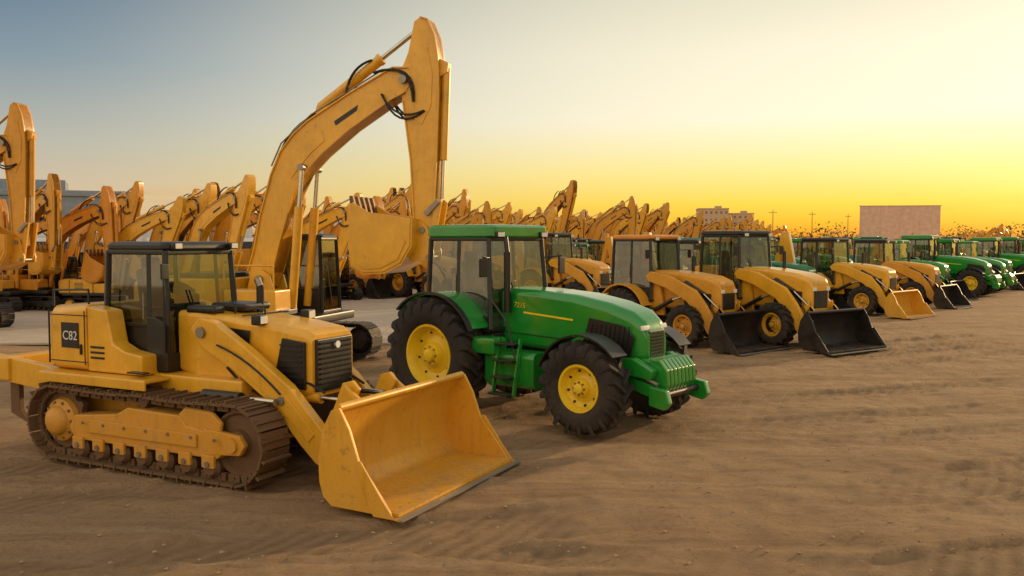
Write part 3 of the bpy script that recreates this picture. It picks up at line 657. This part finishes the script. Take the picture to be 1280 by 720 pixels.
for (x, y) in ((-9.2, 46), (-5.0, 45), (-1.0, 44), (1.5, 38), (-7, 54), (-2.5, 52), (2.0, 50)):
    place(random.choice([wp[1], wp[4]]), 'wheel_loader', (x, y), 40 + random.uniform(-8, 8), 1.05)
for k, y0 in enumerate((36, 41.5, 47.5)):
    x = -24 - k * 3.2
    while x < -7.5 - k * .3:
        place(random.choice(exP), 'excavator', (x + random.uniform(-.4, .4), y0 + random.uniform(-1, 1)), 22 + random.uniform(-16, 12), random.uniform(.62, .74))
        x += 3.7
for k in range(15):
    y0 = 58 + k * 8.5; x = -.14 * y0 - 1; lim = 1.5 + (y0 - 55) * .42
    while x < lim:
        place(random.choice(exP), 'excavator', (x + random.uniform(-.8, .8), y0 + random.uniform(-2, 2)), 30 + random.uniform(-40, 35), random.uniform(.66, .9))
        x += 4.4
for k in range(5):
    for i in range(9):
        place(random.choice(exP), 'excavator', (46 + i * 9 + random.uniform(-3, 3) + k * 6, 118 + k * 16 + random.uniform(-4, 4)), 30 + random.uniform(-30, 30), random.uniform(.5, .7))

# ------------------------------------------------------------------ box trucks
m = Builder('box_truck')
for s in (-1, 1):
    for xx in (0, 4.2): wheel(m, 'wheels', xx, s * 1.0, .5, .3, .28, TIRE, GRY, 14, s, .03)
m.box('chassis', BLK, (2.0, 0, .75), (6.6, .9, .25), bev=.02)
m.box('cargo_box', WHT, (.8, 0, 2.35), (5.0, 2.4, 2.8), bev=.03)
m.prism('truck_cab', WHT, [(3.5, .7), (5.4, .7), (5.45, 1.5), (5.1, 2.6), (4.8, 2.75), (3.5, 2.75)], -1.1, 1.1, .06)
m.prism('windows', BLK, [(5.43, 1.6), (5.47, 1.6), (5.14, 2.55), (5.10, 2.55)], -.95, .95, 0)
for s in (-1, 1): m.prism('windows', BLK, [(4.0, 1.6), (5.15, 1.6), (4.9, 2.45), (4.0, 2.45)], s * 1.10, s * 1.11, 0)
m.box('bumper', GRY, (5.5, 0, .7), (.15, 2.2, .3), bev=.03)
bt = m.joined((-34, 56, 0), rad(-60), 1.1)
for i in range(6): place(bt, 'box_truck', (-29.8 + i * 3.7, 57 + random.uniform(-1, 2)), 60 + random.uniform(-6, 6), 1.1)

# ------------------------------------------------------------------ billboard, buildings, poles
BB = paint('billboard_face', (.74, .48, .34), .7, 0.0, bump=0)
m = Builder('billboard')
m.box('panel', BB, (0, 0, 4.85), (8.6, .18, 3.7), bev=.02)
for i in range(5): m.box('frame', BB, (-4.2 + i * 2.1, -.10, 4.85), (.04, .03, 3.6), bev=0)
for i in range(3): m.cyl('posts', GRY, (-3.4 + i * 3.4, .16, 0), (-3.4 + i * 3.4, .16, 4.8), .14, seg=10)
m.box('frame', BB, (0, 0, 6.74), (8.8, .26, .08), bev=.01)
m.finish((43.6, 100, 0), rad(-8))
CON = paint('concrete_wall', (.55, .38, .24), .8, 0.0, bump=0); WIN = paint('window_glass', (.20, .15, .10), .2, 0)
def building(name, loc, w, d, h, nf, nw, mat=CON, rz=-6):
    m = Builder(name)
    m.box('walls', mat, (0, 0, h / 2), (w, d, h), bev=.05)
    m.box('roof', mat, (0, 0, h + .25), (w + .4, d + .4, .5), bev=.05)
    m.box('roof', mat, (w * .2, 0, h + 1.0), (w * .2, d * .4, 1.2), bev=.05)
    for f in range(nf):
        for k in range(nw):
            m.box('windows', WIN, (-w / 2 + w * (k + .5) / nw, -d / 2 - .02, h * (f + .55) / nf), (w / nw * .42, .1, h / nf * .34), bev=0)
    m.box('door', WIN, (0, -d / 2 - .03, 1.2), (2, .12, 2.4), bev=0)
    m.finish(loc, rad(rz))
building('apartment_building', (90, 400, 0), 13, 12, 16.5, 5, 6)
building('apartment_building', (103, 405, 0), 12, 12, 14.5, 5, 5)
building('warehouse', (-49, 78, 0), 30, 14, 6.6, 1, 10, BGR, 24)
m = Builder('utility_pole')
WOOD = paint('pole_wood', (.12, .08, .05), .8, .1)
m.cyl('pole', WOOD, (0, 0, 0), (0, 0, 10.5), .11, .07, seg=10)
for z in (9.8,): m.box('crossarm', WOOD, (0, 0, z), (2.0, .09, .1), bev=.01)
for x in (-.9, -.45, .45, .9): m.cyl('insulators', GRY, (x, 0, 9.85), (x, 0, 10.0), .05, seg=6)
up = m.joined((66, 225, 0), 0)
for (x, y) in ((81, 240), (99, 262), (124, 260)): place(up, 'utility_pole', (x, y), random.uniform(-20, 20), 1.0)

# ------------------------------------------------------------------ distant trees (one object)
LF, nt, out = newmat('distant_foliage')
b = nt.nodes.new('ShaderNodeBsdfPrincipled'); tc = nt.nodes.new('ShaderNodeTexCoord')
nt.links.new(mixc(nt, nz(nt, tc.outputs['Object'], .8), (.03, .045, .015), (.11, .10, .035)), b.inputs[0]); b.inputs['Roughness'].default_value = .8
nt.links.new(b.outputs[0], out.inputs[0])
m = Builder('distant_trees')
for i in range(260):
    t = i / 260; ang = rad(-40 + 85 * t); dd = 255 + random.uniform(-20, 40)
    cx, cy = dd * math.sin(ang), dd * math.cos(ang); H = random.uniform(3.5, 8); R = H * random.uniform(.4, .6)
    vs = []; fs = []
    for q in range(90):
        u = Vector((random.gauss(0, 1), random.gauss(0, 1), random.gauss(0, 1))).normalized() * (random.random() ** .4)
        lob = 1 + .35 * noise.noise(Vector((u.x * 2 + i, u.y * 2, u.z * 2)))
        p = Vector((cx + u.x * R * lob * 1.2, cy + u.y * R * lob, H * .6 + u.z * H * .42 * lob)); s_ = random.uniform(.25, .6)
        o = len(vs)
        for _ in range(3): vs.append(p + Vector((random.uniform(-1, 1), random.uniform(-1, 1), random.uniform(-1, 1))) * s_)
        fs.append([o, o + 1, o + 2])
    m.raw('distant_trees', LF, vs, fs); m.cyl('distant_trees', WOOD, (cx, cy, 0), (cx, cy, H * .6), .2, .1, seg=5)
m.joined()

# ------------------------------------------------------------------ ground
G, nt, out = newmat('dirt_ground')
tc = nt.nodes.new('ShaderNodeTexCoord'); v = tc.outputs['Object']
def mapv(rz, sx, sy):
    mp = nt.nodes.new('ShaderNodeMapping'); mp.inputs['Rotation'].default_value = (0, 0, rad(rz)); mp.inputs['Scale'].default_value = (sx, sy, 1)
    nt.links.new(v, mp.inputs['Vector']); return mp.outputs[0]
a1 = nz(nt, v, .22, 6, .6); a2 = nz(nt, v, 1.6, 8, .65, .4); a3 = nz(nt, v, 14, 8, .75); a4 = nz(nt, v, 70, 4, .7)
s1 = nz(nt, mapv(18, .12, 1.5), 1.6, 7, .6, .6)
s2 = nz(nt, mapv(-24, .10, 1.8), 1.9, 6, .6, .5)
c = mixc(nt, mrange(nt, a1, .3, .7, 0, 1), (.44, .28, .15), (.55, .37, .215))
c = mixc(nt, mrange(nt, a2, .38, .66, 0, .55), c, (.33, .20, .105))
c = mixc(nt, mrange(nt, s1, .48, .66, 0, .6), c, (.27, .165, .088))
c = mixc(nt, mrange(nt, s2, .52, .68, 0, .45), c, (.57, .40, .24))
c = mixc(nt, mrange(nt, a3, .52, .70, 0, .6), c, (.20, .125, .07))
c = mixc(nt, mrange(nt, a4, .60, .74, 0, .35), c, (.58, .43, .28))
at = nt.nodes.new('ShaderNodeAttribute'); at.attribute_name = 'rut'; rut = at.outputs['Fac']
wt = nt.nodes.new('ShaderNodeTexWave'); wt.bands_direction = 'X'; wt.inputs['Scale'].default_value = 1.6; wt.inputs['Distortion'].default_value = 2.0; wt.inputs['Detail'].default_value = 3
nt.links.new(mapv(30, 1, 1), wt.inputs['Vector'])
lane = mth(nt, 'MULTIPLY', rut, mrange(nt, a2, .30, .50, .25, 1))
tread = mth(nt, 'MULTIPLY', lane, wt.outputs['Fac'])
c = mixc(nt, mth(nt, 'MULTIPLY', lane, .55), c, (.22, .135, .072))
c = mixc(nt, mth(nt, 'MULTIPLY', tread, .40), c, (.52, .36, .21))
b = nt.nodes.new('ShaderNodeBsdfPrincipled'); nt.links.new(c, b.inputs['Base Color']); b.inputs['Roughness'].default_value = .95; b.inputs['Specular IOR Level'].default_value = .12
h = mth(nt, 'ADD', mth(nt, 'MULTIPLY', a3, .8), mth(nt, 'MULTIPLY', a4, .20))
h = mth(nt, 'ADD', h, mth(nt, 'MULTIPLY', s1, .9)); h = mth(nt, 'ADD', h, mth(nt, 'MULTIPLY', a2, 1.1)); h = mth(nt, 'ADD', h, mth(nt, 'MULTIPLY', s2, .5))
h = mth(nt, 'ADD', h, mth(nt, 'MULTIPLY', tread, .45))
bp = nt.nodes.new('ShaderNodeBump'); bp.inputs['Strength'].default_value = 1.0; bp.inputs['Distance'].default_value = .11
nt.links.new(h, bp.inputs['Height']); nt.links.new(bp.outputs[0], b.inputs['Normal']); nt.links.new(b.outputs[0], out.inputs[0])

def axis(lo, hi, step, far):
    v_ = []; x = lo
    while x <= hi: v_.append(x); x += step
    st = step; x = hi
    while x < far: st *= 1.22; x += st; v_.append(x)
    st = step; x = lo; pre = []
    while x > -far: st *= 1.22; x -= st; pre.append(x)
    return pre[::-1] + v_
xs = axis(-9, 14, .08, 3000); ys = axis(5, 30, .085, 3000)
ruts = []
for (a_, b_, c_) in ((6.9, .22, .012), (9.2, .30, .004), (12.4, .42, -.006), (15.0, .62, .0), (6.3, -.16, .02), (18.5, .35, .008), (21.5, .55, .004)):
    ruts += [(a_, b_, c_), (a_ + 1.9, b_ * 1.02, c_)]
def rutat(x, y):
    r = 0
    for (a_, b_, c_) in ruts:
        yy = a_ + b_ * x + c_ * x * x + .25 * noise.noise(Vector((x * .15, a_, 0)))
        dd = abs(y - yy) / math.sqrt(1 + (b_ + 2 * c_ * x) ** 2)
        if dd < .30: r = max(r, max(0, min(1, (.30 - dd) / .09)))
        elif dd < .44 and r <= 0: r = min(r, -max(0, 1 - abs(dd - .36) / .08))
    return r
V = []; F = []; RU = []
for y in ys:
    for x in xs:
        z = 0; ru = 0
        if -40 < x < 60 and -5 < y < 80:
            z = .035 * noise.noise(Vector((x * .5, y * .5, 0))) + .026 * noise.noise(Vector((x * 1.7, y * 1.7, 3))) + .020 * noise.noise(Vector((x * 4.5, y * 4.5, 7)))
            if -9.2 < x < 14.2 and 4.9 < y < 30.2:
                ru = rutat(x, y); fade = max(0, min(1, .6 + 1.6 * noise.noise(Vector((x * .22, y * .3, 11)))))
                z -= .042 * ru * fade; ru = max(0, ru) * fade
            z -= .02
        V.append((x, y, z)); RU.append(ru)
n = len(xs)
for j in range(len(ys) - 1):
    for i in range(n - 1): F.append((j * n + i, j * n + i + 1, (j + 1) * n + i + 1, (j + 1) * n + i))
me = bpy.data.meshes.new('ground'); me.from_pydata(V, [], F); me.materials.append(G); me.polygons.foreach_set('use_smooth', [True] * len(F)); me.update()
atr = me.attributes.new('rut', 'FLOAT', 'POINT'); atr.data.foreach_set('value', RU)
COL.objects.link(bpy.data.objects.new('ground', me))
# paved yard under the excavator rows, thin slab with joints
PV, nt, out = newmat('dusty_concrete')
tc = nt.nodes.new('ShaderNodeTexCoord'); v = tc.outputs['Object']
p1 = nz(nt, v, .35, 7, .65); p2 = nz(nt, v, 6, 8, .7)
c = mixc(nt, mrange(nt, p1, .35, .65, 0, 1), (.50, .42, .33), (.40, .31, .22)); c = mixc(nt, mrange(nt, p2, .5, .7, 0, .5), c, (.26, .20, .14))
b = nt.nodes.new('ShaderNodeBsdfPrincipled'); nt.links.new(c, b.inputs[0]); b.inputs['Roughness'].default_value = .75
nt.links.new(b.outputs[0], out.inputs[0])
m = Builder('pavement')
for i in range(7):
    for j in range(6):
        m.box('slab', PV, (-38.0 + i * 6.0 + 1.0, 27.5 + j * 6.0, .02), (5.97, 5.97, .06), bev=.01)
m.joined()
m = Builder('gravel')
ST = paint('stone', (.40, .26, .15), .9, .3)
for i in range(2600):
    d = 5.5 + 22 * random.random() ** 1.3; x = random.uniform(-.62, .62) * d; r = random.choice([.006, .008, .010, .013, .022]) * random.uniform(.7, 1.3)
    vs = []
    for q in ((1, 0, 0), (-1, 0, 0), (0, 1, 0), (0, -1, 0), (0, 0, .7), (0, 0, -.7)):
        vs.append((x + q[0] * r * random.uniform(.7, 1.3), d + q[1] * r * random.uniform(.7, 1.3), -.015 + r * .3 + q[2] * r * random.uniform(.6, 1.1)))
    m.raw('gravel', ST, vs, [[0, 2, 4], [2, 1, 4], [1, 3, 4], [3, 0, 4], [2, 0, 5], [1, 2, 5], [3, 1, 5], [0, 3, 5]])
m.joined()

# ------------------------------------------------------------------ light
SUN_AZ = 48; SUN_EL = 11
w = bpy.data.worlds.new('World'); scene.world = w; w.use_nodes = True
nt = w.node_tree
for n_ in list(nt.nodes): nt.nodes.remove(n_)
out = nt.nodes.new('ShaderNodeOutputWorld'); bg = nt.nodes.new('ShaderNodeBackground')
sk = nt.nodes.new('ShaderNodeTexSky'); sk.sky_type = 'NISHITA'; sk.sun_disc = False
sk.sun_elevation = rad(SUN_EL); sk.sun_rotation = rad(SUN_AZ); sk.air_density = 1.0; sk.dust_density = 3.0; sk.ozone_density = 1.0
tc = nt.nodes.new('ShaderNodeTexCoord'); dv = tc.outputs['Generated']
sp = nt.nodes.new('ShaderNodeSeparateXYZ'); nt.links.new(dv, sp.inputs[0])
GA = 36
dt = mth(nt, 'ADD', mth(nt, 'MULTIPLY', sp.outputs[0], math.sin(rad(GA))), mth(nt, 'MULTIPLY', sp.outputs[1], math.cos(rad(GA))))
hl = mth(nt, 'SQRT', mth(nt, 'ADD', mth(nt, 'MULTIPLY', sp.outputs[0], sp.outputs[0]), mth(nt, 'MULTIPLY', sp.outputs[1], sp.outputs[1])))
dt = mth(nt, 'DIVIDE', dt, mth(nt, 'MAXIMUM', hl, .001))
def s2l(r, g, b_):
    f = lambda c_: (c_ / 255 / 12.92) if c_ / 255 <= .04045 else ((c_ / 255 + .055) / 1.055) ** 2.4
    return (f(r), f(g), f(b_), 1)
def ramp(stops):
    r = nt.nodes.new('ShaderNodeValToRGB'); e = r.color_ramp.elements
    while len(e) < len(stops): e.new(.5)
    for i, (p, c_) in enumerate(stops): e[i].position = p; e[i].color = c_ if len(c_) == 4 else (*c_, 1)
    nt.links.new(sp.outputs[2], r.inputs[0]); return r.outputs[0]
ZEN = (.48, .47, .43)  # unseen overhead sky, kept bright to add fill light
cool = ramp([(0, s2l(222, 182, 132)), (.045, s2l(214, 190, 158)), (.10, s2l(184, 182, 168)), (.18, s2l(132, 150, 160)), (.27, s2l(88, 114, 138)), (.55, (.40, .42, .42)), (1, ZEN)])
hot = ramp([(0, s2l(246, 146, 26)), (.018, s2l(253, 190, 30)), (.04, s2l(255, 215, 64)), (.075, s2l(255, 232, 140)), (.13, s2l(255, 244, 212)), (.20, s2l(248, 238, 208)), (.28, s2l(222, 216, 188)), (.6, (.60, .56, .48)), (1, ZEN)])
back_fill = ramp([(0, (1.0, .76, .46)), (.2, (1.0, .81, .56)), (.6, (.85, .73, .57)), (1, ZEN)])  # unseen sky behind the camera, made bright and warm as added fill
mp = nt.nodes.new('ShaderNodeMapping'); mp.inputs['Scale'].default_value = (2.2, 2.2, 26); nt.links.new(dv, mp.inputs['Vector'])
cl = mrange(nt, nz(nt, mp.outputs[0], 1.7, 6, .55, .3), .56, .72, 0, 1, True)
cl = mth(nt, 'MULTIPLY', cl, mrange(nt, sp.outputs[2], .02, .09, .4, 0, True))
f1 = mrange(nt, dt, .40, .98, 0, 1, True)
col = mixc(nt, f1, cool, hot)
col = mixc(nt, cl, col, s2l(222, 150, 70)[:3])
col = mixc(nt, mrange(nt, dt, .25, -.35, 0, 1, True), col, back_fill)
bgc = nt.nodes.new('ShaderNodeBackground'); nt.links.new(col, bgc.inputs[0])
st_ = mrange(nt, dt, .30, -.40, .98, 1.2, True)  # gradient strength also raised behind the camera for that fill
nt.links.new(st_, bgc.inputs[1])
nt.links.new(sk.outputs[0], bg.inputs[0]); bg.inputs[1].default_value = .012
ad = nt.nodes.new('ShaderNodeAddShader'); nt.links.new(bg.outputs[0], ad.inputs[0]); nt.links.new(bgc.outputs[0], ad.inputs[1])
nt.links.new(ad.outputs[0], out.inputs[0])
L = bpy.data.lights.new('sun', 'SUN'); L.energy = 3.6; L.angle = rad(2.0); L.color = (1, .68, .34)
lo = bpy.data.objects.new('sun', L); COL.objects.link(lo)
d = Vector((math.sin(rad(SUN_AZ)) * math.cos(rad(SUN_EL)), math.cos(rad(SUN_AZ)) * math.cos(rad(SUN_EL)), math.sin(rad(SUN_EL))))
lo.rotation_euler = d.to_track_quat('Z', 'Y').to_euler()

cam = bpy.data.cameras.new('camera'); co = bpy.data.objects.new('camera', cam); COL.objects.link(co)
co.location = (0, 0, 2.9); co.rotation_euler = (rad(90 - 3.1), 0, 0); cam.lens = 31.18; cam.sensor_width = 36; cam.clip_end = 6000; cam.clip_start = .1
scene.camera = co
scene.view_settings.view_transform = 'Standard'; scene.view_settings.look = 'None'; scene.view_settings.exposure = 0
print('objects', len(bpy.data.objects))
